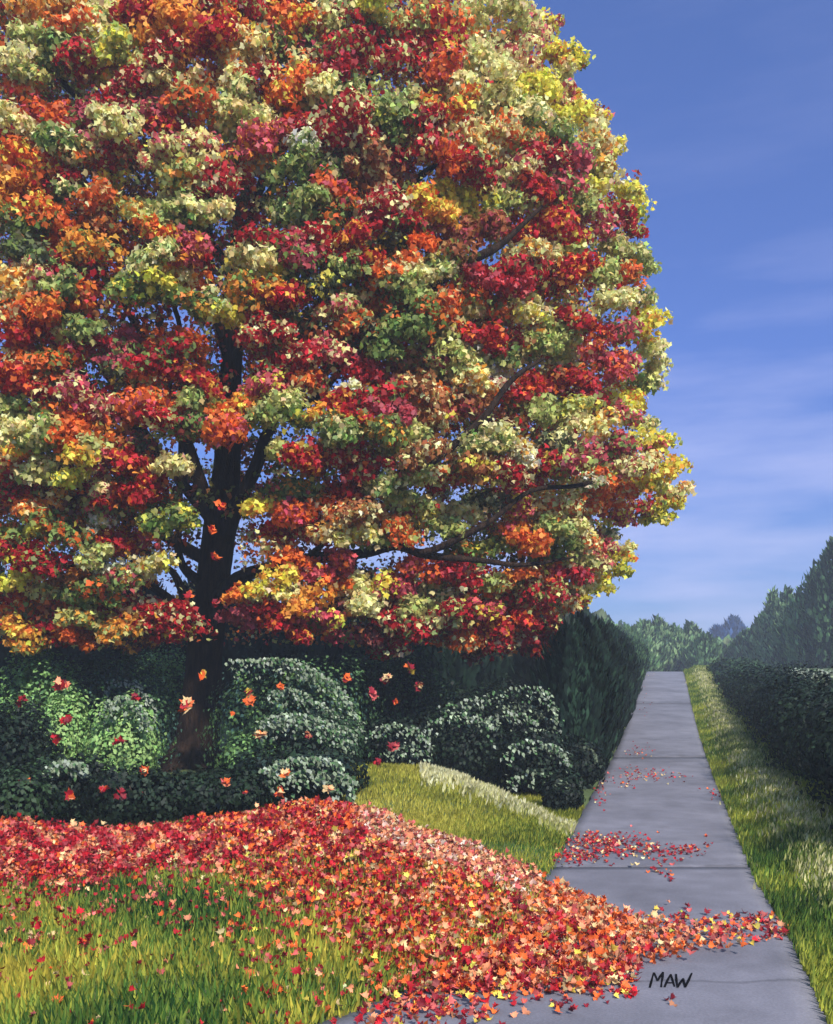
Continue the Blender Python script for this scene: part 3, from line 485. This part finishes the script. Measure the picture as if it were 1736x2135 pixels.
# before the trunk, behind the leaf mound
shrub(38, 1455, 165, 10.8, 'kd', 0, label='near-black rounded shrub at the far left below two light green shrubs')
shrub(20, 1600, 190, 9.3, 'dmk', 60, 'm', .7, 'low dark shrub at the left edge just behind the red leaf mound', arcs=1)
shrub(150, 1572, 230, 9.9, 'dkm', 50, 't', .6, 'low dark green shrub with mid green patches, second from the left behind the leaf mound', highlight_lines=[[(95, 1600), (130, 1580), (180, 1590)]], arcs=0)
shrub(300, 1600, 240, 9.5, 'kd', 0, 't', .6, 'low black-green shrub left of the maple trunk base, directly behind the leaf mound')
shrub(455, 1602, 230, 9.6, 'dk', 0, 't', .6, 'low dark shrub directly before the foot of the maple trunk')
shrub(622, 1562, 268, 10.0, 'dkb', 240, 'b', .7, 'broad low shrub with painted grey-green highlights beside the green knoll', highlight_lines=[[(545, 1600), (610, 1575), (690, 1580), (738, 1625)], [(600, 1610), (660, 1598), (715, 1615), (735, 1655)], [(560, 1615), (640, 1605), (700, 1630)]], arcs=1, n=7500)
# behind the trunk on the left
shrub(85, 1352, 190, 13.2, 'gm', 0, 't', .8, 'tall mid green shrub at the far left under the maple crown', n=8000)
shrub(240, 1362, 250, 13.7, 'bdm', 60, 'u', .6, 'tall blue-green shrub between the light green shrub and the trunk', arcs=1, n=8500)
shrub(352, 1352, 150, 17.6, 'mg', 0, 't', .8, 'green shrub whose side shows just left of the maple trunk', n=7000)
shrub(140, 1440, 86, 12.2, 'lg', 0, 't', .9, 'narrow upright light green shrub at the left, left of the rounder one', n=5200)
shrub(255, 1455, 150, 12.0, 'lgg', 80, 'u', .8, 'round bright green shrub with whitish highlight painted top right, left of the trunk', highlight_lines=[[(215, 1470), (250, 1448), (285, 1462), (308, 1500)]], arcs=0, n=7500)
shrub(330, 1560, 130, 16.2, 'gm', 0, 't', .8, 'small green shrub tucked against the left side of the trunk', n=4000)
# right of the trunk
shrub(605, 1366, 310, 13.2, 'dmgb', 190, 'g', .8, 'large domed green shrub with painted pale edge highlights right of the maple trunk', highlight_lines=[[(640, 1388), (690, 1415), (728, 1462), (752, 1512)], [(560, 1440), (610, 1432), (670, 1462), (720, 1500)], [(480, 1372), (560, 1368), (620, 1375), (660, 1400)]], arcs=1, n=14000)
shrub(640, 1478, 235, 12.1, 'dmk', 210, 't', .8, 'dark shrub with a painted pale green crest highlight before the large domed shrub', highlight_lines=[[(535, 1505), (590, 1482), (660, 1492), (745, 1520)], [(560, 1500), (620, 1496), (690, 1516), (735, 1545)]], arcs=0, n=9000)
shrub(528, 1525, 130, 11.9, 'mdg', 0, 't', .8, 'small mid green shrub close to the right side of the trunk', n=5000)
shrub(830, 1497, 165, 12.7, 'kd', 160, 'b', .8, 'low black-green shrub behind the knoll with a painted bluish highlight on top', highlight_lines=[[(768, 1525), (815, 1504), (860, 1512), (898, 1545)], [(800, 1560), (850, 1545), (890, 1565)]], arcs=0, n=6000)
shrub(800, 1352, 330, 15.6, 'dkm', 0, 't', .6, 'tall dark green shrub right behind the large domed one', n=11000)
shrub(1035, 1420, 300, 13.6, 'kkd', 120, 't', .7, 'tall near-black shrub with pale speckled painted highlights behind the knoll crest', highlight_lines=[[(925, 1468), (1000, 1446), (1090, 1426), (1140, 1440), (1162, 1490)], [(1000, 1500), (1060, 1478), (1110, 1492), (1145, 1530)]], arcs=1, n=13000)
shrub(1115, 1520, 175, 11.9, 'kkd', 90, 't', .8, 'black shrub with white painted highlight flecks beside the path edge', highlight_lines=[[(1050, 1560), (1100, 1538), (1160, 1552), (1185, 1590)], [(1060, 1620), (1110, 1600), (1165, 1615)]], arcs=1, n=8000)
shrub(955, 1470, 200, 13.0, 'kd', 90, 't', .7, 'dark shrub with a thin painted highlight in the middle behind the knoll', highlight_lines=[[(880, 1510), (930, 1484), (990, 1486), (1030, 1510)]], arcs=0, n=8000)
shrub(1205, 1545, 105, 12.6, 'kkd', 70, 't', .8, label='black shrub with few painted highlight flecks leaning over the left path edge', arcs=3, n=7000)
shrub(1172, 1610, 80, 10.7, 'kkd', 30, 't', .8, arcs=2, label='small black shrub squeezed against the left path edge at the knoll foot', n=3500)
# dark row right of the path
ORD = ['nearest', 'second', 'third', 'fourth', 'fifth', 'sixth', 'seventh', 'eighth', 'ninth', 'tenth', 'eleventh', 'twelfth', 'thirteenth', 'fourteenth', 'fifteenth', 'sixteenth', 'seventeenth', 'eighteenth', 'nineteenth', 'twentieth', 'twenty-first', 'twenty-second', 'twenty-third', 'twenty-fourth', 'farthest']
def ordl(i): return ORD[i]
D = 7.2; i = 0
while D < 36:
    R = (.72 if D < 20 else .85)*rng.uniform(.85, 1.12); x = float(pathR(D))+.84+R*.85+.012*max(0, D-12); hgt = 1.2+rng.uniform(-.18, .16)+.01*D
    base = float(height(x, D)); hgt = min(hgt, max(.6, 1.52-base+rng.uniform(-.1, .1))); top = HY-(base+hgt-EYE)/D*F; px = HX+x/D*F
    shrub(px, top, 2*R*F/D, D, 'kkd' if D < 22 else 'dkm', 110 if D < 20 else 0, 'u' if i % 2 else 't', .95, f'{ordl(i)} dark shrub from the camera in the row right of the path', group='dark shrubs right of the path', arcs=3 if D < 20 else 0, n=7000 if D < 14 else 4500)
    D += R*1.55; i += 1
# second line behind it, filling the right edge
for j, (px, D, top, wd, lab) in enumerate([(1700, 17, 1412, 260, 'dark green bushy shrub behind the right row at the frame edge'), (1640, 24, 1398, 230, 'dull green shrub behind the middle of the right row'), (1570, 30, 1392, 150, 'hazy green shrub behind the far end of the right row'), (1730, 12.5, 1425, 260, 'black-green shrub cut by the right edge behind the near row')]):
    shrub(px, top, wd, D, 'kd' if D < 20 else 'dm', 0, 't', .8, lab, n=8000)
# ------------------------------------------------------------------ evergreens and far trees
def column(x, D, H, R, cols, label, name='evergreen_tree', group=None, n=3000, leaf=.16, cone=.55, base=None, cat='tree'):
    h0 = float(height(x, D)) if base is None else base; root = empty(name, (x, D, h0)); tag(root, label, cat, group)
    zt = rng.uniform(0, 1, n)**.85; a = rng.uniform(0, 2*math.pi, n)
    prof = np.where(zt < .12, .75+zt*2, 1.0)*(1-np.clip((zt-cone)/(1-cone), 0, 1)**1.6*.93)
    k = 7; ph = rng.uniform(0, 6.28); flute = 1+.12*np.sin(a*k+ph)+.08*np.sin(a*3+zt*9+ph)
    rr = R*prof*flute*(rng.uniform(.55, 1.05, n)**.5)*(1 if D < 44 else rng.uniform(.8, 1.35, n))
    p = np.stack([np.cos(a)*rr, np.sin(a)*rr, zt*H*.97+.05], -1)
    u = norm(np.stack([np.cos(a)*.35, np.sin(a)*.35, np.ones(n)], -1)+unit(n)*(.22 if D < 44 else .45)); nn = norm(np.stack([np.cos(a), np.sin(a), np.full(n, .2)], -1)+unit(n)*.5)
    streak = np.floor((a+ph)*9/6.2832*2).astype(int) % 5
    cl = np.array([SPE[c] for c in cols]); p[:, 2] *= 1+.10*np.sin(a*5+ph*3)+.07*np.sin(a*11+ph); col = cl[(streak+rng.integers(0, 2, n)) % len(cl)]*np.exp(rng.normal(0, .25, (n, 1)))
    link('foliage', scatter('foliage', p, u, nn, rng.uniform(.6, 1.7, n)*leaf, np.clip(col, 0, .9), NEEDLE, 1.5), M_shrub, root)
    tubes('trunk', [([[0, 0, -.1], [0, 0, H*.4], [.02, 0, H*.85]], [R*.13+.02, R*.09+.01, .01])], M_stem, root, 7, .03)
    return root
SPE = {'k': (.007, .017, .011), 'd': (.013, .032, .019), 'm': (.026, .060, .032), 'g': (.11, .21, .08), 'p': (.24, .36, .16), 's': (.03, .08, .22), 'o': (.09, .12, .045)}
D = 13.6; i = 0
while D < 39:
    x = float(pathL(D))-.42-rng.uniform(0, .08); H = (2.12+.012*(D-13)-float(height(x, D))+rng.uniform(-.14, .10))/1.06
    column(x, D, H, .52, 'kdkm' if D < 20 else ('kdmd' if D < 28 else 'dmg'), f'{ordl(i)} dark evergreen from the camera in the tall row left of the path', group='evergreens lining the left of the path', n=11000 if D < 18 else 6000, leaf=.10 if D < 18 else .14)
    D += .95+.012*D; i += 1
# a dark line of evergreens closing the garden behind the shrubs
for i in range(15):
    x = -13+i*1.25+rng.uniform(-.2, .2); D = 23.5-abs(i-9)*.12+rng.uniform(-.4, .4)
    if x > pathL(D)-1.4: continue
    side = f'{ordl(i)} evergreen from the left in the dark line behind the garden shrubs' if i else 'leftmost evergreen in the dark line behind the garden shrubs'
    column(x, D, 2.6+rng.uniform(-.2, .6)+(.5 if i < 6 else 0), 1.0, 'dmg' if i < 3 else 'kdd', side, group='evergreens behind the garden', n=6500, leaf=.2)
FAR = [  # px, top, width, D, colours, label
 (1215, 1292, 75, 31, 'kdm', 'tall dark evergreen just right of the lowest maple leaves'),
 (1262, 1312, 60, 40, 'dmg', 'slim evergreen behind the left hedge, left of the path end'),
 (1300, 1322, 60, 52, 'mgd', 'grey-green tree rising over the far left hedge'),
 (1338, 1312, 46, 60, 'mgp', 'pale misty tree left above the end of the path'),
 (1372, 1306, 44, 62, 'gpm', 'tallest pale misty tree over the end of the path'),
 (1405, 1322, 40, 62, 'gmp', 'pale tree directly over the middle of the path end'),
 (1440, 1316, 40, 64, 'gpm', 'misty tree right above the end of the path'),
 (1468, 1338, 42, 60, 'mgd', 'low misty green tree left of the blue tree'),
 (1497, 1322, 34, 95, 'ss', 'smaller blue far tree on the left of the blue pair'),  # blue leaf colour paints distance haze onto this pair
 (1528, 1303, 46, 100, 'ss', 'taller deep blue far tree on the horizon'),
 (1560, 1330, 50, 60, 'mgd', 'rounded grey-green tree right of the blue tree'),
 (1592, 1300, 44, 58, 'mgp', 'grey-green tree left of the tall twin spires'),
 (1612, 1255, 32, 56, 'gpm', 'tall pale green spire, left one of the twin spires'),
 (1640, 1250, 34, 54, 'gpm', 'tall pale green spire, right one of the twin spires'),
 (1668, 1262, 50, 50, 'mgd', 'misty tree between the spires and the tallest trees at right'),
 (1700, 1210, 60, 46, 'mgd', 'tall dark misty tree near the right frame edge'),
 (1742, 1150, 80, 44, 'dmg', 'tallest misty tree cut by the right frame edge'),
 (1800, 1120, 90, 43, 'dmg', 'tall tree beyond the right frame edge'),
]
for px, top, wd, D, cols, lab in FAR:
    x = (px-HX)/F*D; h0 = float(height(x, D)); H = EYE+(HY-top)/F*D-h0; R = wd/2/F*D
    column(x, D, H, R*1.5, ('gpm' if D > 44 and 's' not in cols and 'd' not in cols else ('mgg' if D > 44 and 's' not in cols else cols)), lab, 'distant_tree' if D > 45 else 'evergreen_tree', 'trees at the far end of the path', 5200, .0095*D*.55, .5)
m = 26000; a = rng.uniform(-70, 90, m); d = rng.uniform(66, 84, m); hb = (2.2+1.1*np.sin(a*.21)+.8*np.sin(a*.53+1))*np.sqrt(rng.uniform(0, 1, m))*1.1
p = np.stack([a, d, height(a, d)+hb], -1); col = np.array([SPE['m'], SPE['g'], SPE['d'], SPE['o']])[rng.integers(0, 4, m)]*np.exp(rng.normal(0, .25, (m, 1)))
tag(link('distant_woodland', scatter('distant_woodland', p, norm(np.array([0, 0, 1.])+unit(m)*.6), norm(np.array([0, -1, .3])+unit(m)*.7), rng.uniform(.5, 1.0, m), col, LEAF, .9), M_shrub), 'low hazy woodland closing the horizon behind the path end', 'woodland', None, 'stuff')
# ------------------------------------------------------------------ grass
def proj(x, y, z): return HX+x/y*F, HY-(z-EYE)/y*F
def grass(name, x, y, hgt, wdt, palette, lab, lean=.35, z=None, pw=None):
    z = height(x, y)-.01 if z is None else z; m = len(x)
    pal = np.array(palette); f = .5+.5*np.sin(x*2.3+np.sin(y*1.9)*1.5)*np.cos(y*1.7+x*.8); k = np.clip((f*len(pal)*.7+rng.uniform(0, len(pal)*.55, m)).astype(int), 0, len(pal)-1)
    col = pal[k]*np.exp(rng.normal(0, .2, (m, 1)))
    up = norm(np.array([.08, -.05, 1.])+unit(m)*lean); nn = norm(np.array([0, -1, .2])+unit(m)*.8)
    o = link(name, scatter(name, np.stack([x, y, z], -1), up, nn, hgt, np.clip(col, 0, .9), BLADE, wdt), M_grass)
    return tag(o, lab, 'grass', None, 'stuff')
m = 120000; x = rng.uniform(-6.5, 1.6, m); y = rng.uniform(3.6, 9.3, m)**1.0
ok = (x < pathL(y)+.025); x, y = x[ok], y[ok]; h = rng.uniform(.05, .12, len(x))*np.where(y < 7, 1.1, .6)
GP = [(.02, .07, .016), (.08, .17, .028), (.20, .28, .045), (.38, .40, .055), (.52, .44, .06)]
grass('lawn_grass', x, y, h, .15, GP, 'long green and yellow grass showing below the red leaf mound')
m = 60000; x = rng.uniform(-3, 1.9, m); y = rng.uniform(8.4, 12.6, m); ok = (x < pathL(y)-.01); x, y = x[ok], y[ok]
grass('lawn_grass', x, y, rng.uniform(.04, .085, len(x)), .17, [(.14, .18, .024), (.26, .28, .035), (.40, .39, .055), (.50, .45, .08)], 'short yellow-green grass on the knoll behind the leaf mound')
m = 15000; t_ = rng.beta(1.1, 1.1, m); x = .05+1.5*t_; d2 = np.interp(x, [-.65, .07, .94, 1.5], [11.2, 11, 10.4, 9.75]); y = d2-.12-np.abs(rng.normal(0, .26, m)); ok = (x < pathL(y)) & (rng.uniform(size=m) < .15+.7*(np.sin(x*9+np.sin(y*7)*2) > -.1)); x, y = x[ok], y[ok]
grass('highlight_tufts', x, y, rng.uniform(.03, .13, len(x)), .35, [(.32, .36, .07), (.46, .46, .14), (.62, .59, .30), (.74, .70, .42)], 'cream grass tufts painted as the sunlit rim of the knoll crest')  # cream blades carry the knoll's sunlit rim in their colour
m = 110000; y = 3+37*rng.uniform(0, 1, m)**1.7; x = pathR(y)+rng.uniform(-.01, 1.15, m)
grass('verge_grass', x, y, rng.uniform(.05, .12, m)*(1+y*.02), .15, [(.03, .08, .016), (.09, .17, .028), (.20, .27, .04), (.40, .42, .06)], 'narrow green grass verge along the right side of the path')
m = 24000; y = 6+32*rng.uniform(0, 1, m)**1.3; x = pathR(y)+.56+rng.normal(0, .16, m)
grass('highlight_tufts', x, y, rng.uniform(.05, .12, m)*(1+y*.02), .3, [(.30, .34, .08), (.48, .49, .17), (.64, .60, .30), (.74, .67, .40)], 'pale grass painted as a highlight along the middle of the right verge')  # pale blades colour in the highlight on the verge ridge
m = 9000; y = 9+29*rng.uniform(0, 1, m)**1.2; x = pathR(y)+rng.uniform(0, .28, m)
grass('verge_grass', x, y, rng.uniform(.04, .09, m)*(1+y*.02), .2, [(.30, .31, .04), (.42, .40, .06)], 'yellow-green grass edge touching the right side of the path')
# ------------------------------------------------------------------ fallen leaves
LP = {'R': (.40, .008, .016), 'K': (.22, .010, .02), 'O': (.78, .14, .025), 'P': (.52, .10, .09), 'S': (.74, .27, .13), 'C': (.74, .52, .24), 'W': (.84, .56, .44), 'Y': (.82, .58, .08)}
RIDGE_X = [0, 200, 380, 500, 640, 740, 870, 1000, 1120, 1290, 1400, 1700]; RIDGE_Y = [1708, 1735, 1730, 1700, 1678, 1690, 1760, 1800, 1852, 1925, 1960, 1990]
LOWX = [0, 130, 300, 450, 560, 700, 830, 950, 1100, 1300, 1450, 1540]; LOWY = [1870, 1900, 1830, 1850, 1930, 1990, 2080, 2200, 2250, 2060, 1990, 1960]
def litter(name, x, y, keys, lab, size=(.055, .10), lift=.05, tilt=.9, tpl=MAPLE, zoff=0.):
    m = len(x); onp = (x > pathL(y)) & (x < pathR(y))
    z = np.where(onp, base_h(y)+.012, height(x, y))+rng.uniform(.004, lift, m)*np.where(onp, .5, 1)+zoff
    col = np.array([LP[k] for k in keys])*np.exp(rng.normal(0, .22, (m, 1)))
    nn = norm(np.array([0, -.25, 1.])+unit(m)*tilt); t_ = unit(m); up = np.cross(nn, np.cross(t_, nn))
    s = rng.uniform(size[0], size[1], m); zlow = z  # lift leaves so that no tip digs into the path
    z = z+np.abs(up[:, 2])*s*.5
    col = np.clip(col, 0, .9)*np.where(rng.uniform(size=(m, 1)) < .16, np.array([[.55, .6, .6]]), 1.0)
    if tpl is MAPLE: tpl = CURL
    o = link(name, scatter(name, np.stack([x, y, z], -1), up, nn, s, col, tpl, rng.uniform(.6, 1.35, m)), M_litter)
    return tag(o, lab, 'leaves', None, 'stuff')
m = 190000; x = rng.uniform(-5.4, 3.2, m); y = rng.uniform(3.9, 9.4, m); z = height(x, y); px, py = proj(x, y, z)
ry = np.interp(px, RIDGE_X, RIDGE_Y); ly = np.interp(px, LOWX, LOWY); depth_ = (py-ry)/np.maximum(ly-ry, 20)
clump = .5+.5*np.sin(px*.045+py*.02)*np.sin(py*.06-px*.013)
dens = np.where((py > ry-14) & (px < 1560), np.where(depth_ < .75, 1., np.clip(1.5-depth_, 0, 1)*(.35+.65*clump)), 0)
dens *= np.where(px > 1250, np.clip((1600-px)/420, .15, 1), 1)
dens = np.where((px > 700) & (px < 1300) & (py > 2080), np.clip(1-(px-700)/330., 0, 1)*.35, dens)
dens = np.where((py > ry-14) & (px < 740) & (depth_ > 1), np.clip(.30-.18*(depth_-1), .04, .3)*clump, dens)
dens = np.where((np.abs(px-1395) < 62) & (py > 2012) & (py < 2085), 0, dens); dens = np.where((px < -10), np.where(depth_ < 1, 1, .1), dens)
lim = x < np.where(y > 6.9, pathL(y)-.0, 99); dens = np.where(lim, dens, 0)
ok = (rng.uniform(size=m) < dens*(.60-.14*(px < 760)*(depth_ > .45))) & (y < 9.0); x, y, px, py, ry = x[ok], y[ok], px[ok], py[ok], ry[ok]
clump = .5+.25*np.sin(px*.085+np.sin(py*.07)*2)+.25*np.sin(py*.13+np.sin(px*.043)*2.4)
keys = []
for i in range(len(x)):
    rim = py[i]-ry[i]; u = rng.uniform()
    if px[i] > 740 and rim < 55: ks = 'WSSPCSP' if px[i] < 1120 else 'SOSCPO'
    elif px[i] < 420: ks = ('RRRRKKRP' if clump[i] < .45 else ('RROPRP' if clump[i] < .65 else 'OSPSSC'))
    elif px[i] < 860: ks = 'RRKKROR' if clump[i] < .42 else ('ROPROSK' if clump[i] < .66 else 'CSOPSY')
    else: ks = 'RRKORPK' if clump[i] < .42 else ('OOSOPSRO' if clump[i] < .68 else 'YSCCSO')
    keys.append(ks[int(u*len(ks))])
litter('fallen_leaves', x, y, keys, 'thick drift of red, orange and pink maple leaves over the mound and near path', (.034, .074), .10, 1.15)
# sparse red drifts on the path
def spots(lst):
    X_, Y_ = [], []
    for px, py, sx_, sy_, n_ in lst:
        a = rng.normal(px, sx_, n_); b_ = rng.normal(py, sy_, n_)
        for u, v in zip(a, b_):
            D = EYE*F/(v-HY)
            for _ in range(8): D = (EYE-float(base_h(D)))*F/max(v-HY, 20) if D < 60 else D
            if 4 < D < 38:
                x_ = (u-HX)/F*D
                if pathL(D)-.05 < x_ < pathR(D)+.02 and not (1335 < u < 1460 and 2010 < v < 2085): X_.append(x_); Y_.append(D)
    return np.array(X_), np.array(Y_)
x, y = spots([(1240, 1757, 40, 10, 210), (1290, 1772, 55, 12, 170), (1210, 1788, 30, 9, 150), (1360, 1780, 50, 9, 80), (1430, 1775, 20, 6, 30), (1475, 1755, 6, 8, 8), (1330, 1612, 28, 7, 80), (1370, 1622, 35, 5, 50), (1255, 1650, 10, 18, 40), (1300, 1635, 12, 8, 25), (1490, 1655, 10, 7, 18), (1330, 1567, 14, 7, 40), (1345, 1495, 6, 8, 12), (1355, 1465, 10, 6, 14), (1375, 1432, 12, 6, 16), (1360, 1820, 12, 4, 8), (1390, 1825, 8, 8, 12), (1390, 1795, 30, 10, 20)])
litter('leaf_litter', x, y, rng.choice(list('KRKRPKRCO'), len(x)), 'sparse crimson leaf scatter across the middle of the grey path', (.028, .06), .01, .45)
x, y = spots([(1590, 1925, 35, 8, 50), (1540, 1945, 35, 12, 70), (1620, 1950, 15, 8, 30), (1480, 1930, 30, 10, 40), (1410, 1915, 30, 8, 30), (1180, 2110, 10, 6, 8), (1320, 2075, 12, 12, 14), (1230, 2040, 60, 14, 60), (1260, 2080, 18, 10, 14), (1380, 1940, 60, 12, 80), (1060, 2060, 70, 25, 120), (880, 2090, 80, 20, 160), (1400, 2085, 60, 8, 8), (960, 2120, 60, 8, 30)])
litter('leaf_litter', x, y, rng.choice(list('KRRPSOKY'), len(x)), 'loose red and orange leaves thinning out across the near path', (.035, .07), .01, .5)
# ------------------------------------------------------------------ leaves falling through the air
FALL = [
 (127, 1428, 44, 'RPS', 'large red falling leaf before the tall green shrub at upper left'), (45, 1459, 34, 'RKR', 'crimson falling leaf over the near-black shrub at the left edge'),
 (137, 1497, 36, 'RSK', 'red falling leaf over the top of the narrow light green shrub'), (117, 1539, 30, 'ROR', 'small red falling leaf low before the narrow light green shrub'),
 (250, 1547, 36, 'KRO', 'dark red falling leaf in the middle of the round bright green shrub'), (283, 1454, 28, 'KPR', 'small crimson falling leaf above the bright shrub whitish top'),
 (424, 1408, 32, 'OCY', 'orange and yellow falling leaf high on the bare trunk'), (390, 1470, 46, 'OCR', 'large orange falling leaf at the left side of the bare trunk'),
 (521, 1442, 30, 'KYC', 'yellow-red falling leaf right of the trunk, upper of two'), (521, 1462, 30, 'OPO', 'orange falling leaf right of the trunk, just under the yellow-red one'),
 (542, 1530, 36, 'OKC', 'orange falling leaf over the dark pale-crested shrub right of the trunk'), (643, 1530, 22, 'BKK', 'faint brown-red falling leaf on the dome shrub base'),
 (584, 1430, 22, 'OKO', 'small orange falling leaf before the large domed shrub'), (722, 1414, 28, 'OKC', 'orange falling leaf above the right shoulder of the domed shrub'),
 (774, 1446, 34, 'PCK', 'pinkish falling leaf, lowest of the group right of the domed shrub'), (806, 1416, 34, 'KSC', 'salmon falling leaf left of the pair below the red crown fringe'),
 (856, 1392, 34, 'KYO', 'yellow and maroon falling leaf, highest under the red crown fringe'), (872, 1430, 30, 'SKC', 'salmon falling leaf right under the highest yellow and maroon one'),
 (826, 1462, 20, 'OKO', 'tiny orange falling leaf low in the group right of the domed shrub'), (485, 1488, 14, 'OOO', 'tiny orange fleck of a leaf just right of the trunk'),
 (818, 1556, 32, 'KPK', 'dark maroon falling leaf before the low black-green shrub'), (785, 1588, 22, 'RKK', 'small maroon falling leaf low at the back of the knoll'),
 (52, 1634, 38, 'ROS', 'red falling leaf at far left before the low dark shrub'), (146, 1656, 34, 'ROS', 'slim red falling leaf just above the leaf mound at left'),
 (217, 1642, 30, 'ORP', 'orange-red falling leaf, left one of the close pair low at left'), (252, 1654, 38, 'RKP', 'crimson falling leaf, right one of the close pair low at left'),
 (308, 1658, 36, 'RKC', 'crimson and cream falling leaf low between the pair and the trunk'), (301, 1606, 30, 'OCR', 'orange falling leaf just left of the trunk foot'),
 (472, 1630, 32, 'OPS', 'orange falling leaf before the dark shrub right of the trunk foot'), (420, 1700, 24, 'OKO', 'small orange falling leaf lowest in the air above the leaf mound'),
 (595, 1615, 34, 'OPC', 'orange falling leaf, upper of two over the broad low shrub'), (584, 1650, 34, 'OCK', 'orange and cream falling leaf, lower of two over the broad low shrub'),
 (684, 1642, 30, 'CSC', 'cream-brown falling leaf near the right end of the broad low shrub'), (510, 1652, 16, 'KOK', 'tiny dull red leaf falling by the broad low shrub left end'),
 (460, 1052, 30, 'OOR', 'bright orange leaf highest before the dark trunk'), (440, 1107, 30, 'ORO', 'vivid orange-red leaf second highest before the trunk'),
 (450, 1160, 28, 'OKR', 'orange-red leaf third from the top before the trunk'), (393, 1241, 30, 'ROK', 'dull red leaf before the left limb fork of the trunk'),
 (452, 1258, 26, 'PRK', 'rose red leaf lowest before the upper trunk'),
]
LP['B'] = (.35, .12, .05)
NVM = len(MAPLE[0])
for i, (px, py, s_, ks, lab) in enumerate(FALL):
    D = rng.uniform(8.6, 9.4) if (py > 1600) else (rng.uniform(9.9, 10.9) if py > 1380 else 11.3)
    c_ = P(px, py, D); L_ = s_/F*D*1.02
    m = 6; pos = unit(m)*L_*.24; pos[0] = 0
    nn = norm(np.array([.3, -.8, .45])+unit(m)*.95); t_ = unit(m)+np.array([0, 0, .4]); up = np.cross(nn, np.cross(t_, nn))
    sz_ = L_*rng.uniform(.42, .62, m); sz_[0] = L_*.8; pos = pos-norm(up)*sz_[:, None]*.35
    kk = [ks[0]]+[rng.choice(list(ks)) for _ in range(m-1)]
    col = np.array([LP[k] for k in kk])*np.exp(rng.normal(0, .15, (m, 1)))
    me = scatter('falling_leaf', pos, up, nn, sz_, np.clip(col, 0, .9), MAPLE, 1.25)
    o = link('falling_leaf', me, M_litter, None, c_); tag(o, lab, 'leaf', 'maple leaves falling through the air')
# ------------------------------------------------------------------ air
hz, t, b = mat_new('haze'); t.nodes.remove(b)
pv = t.nodes.new('ShaderNodeVolumePrincipled'); pv.inputs['Color'].default_value = (.80, .88, 1, 1); pv.inputs['Density'].default_value = .0027; pv.inputs['Anisotropy'].default_value = 0
t.links.new(pv.outputs[0], t.nodes['Material Output'].inputs['Volume'])
x0, x1, y0, y1, z0, z1 = -110, 125, -42, 130, -1, 18
V = [(x, y, z) for x in (x0, x1) for y in (y0, y1) for z in (z0, z1)]
me = raw_mesh('haze', np.array(V, float), [0, 1, 3, 2, 4, 6, 7, 5, 0, 4, 5, 1, 2, 3, 7, 6, 0, 2, 6, 4, 1, 5, 7, 3], [4]*6)
HAZE = True
if HAZE: tag(link('haze', me, hz), 'thin pale blue haze softening the far trees', 'haze', None, 'stuff')
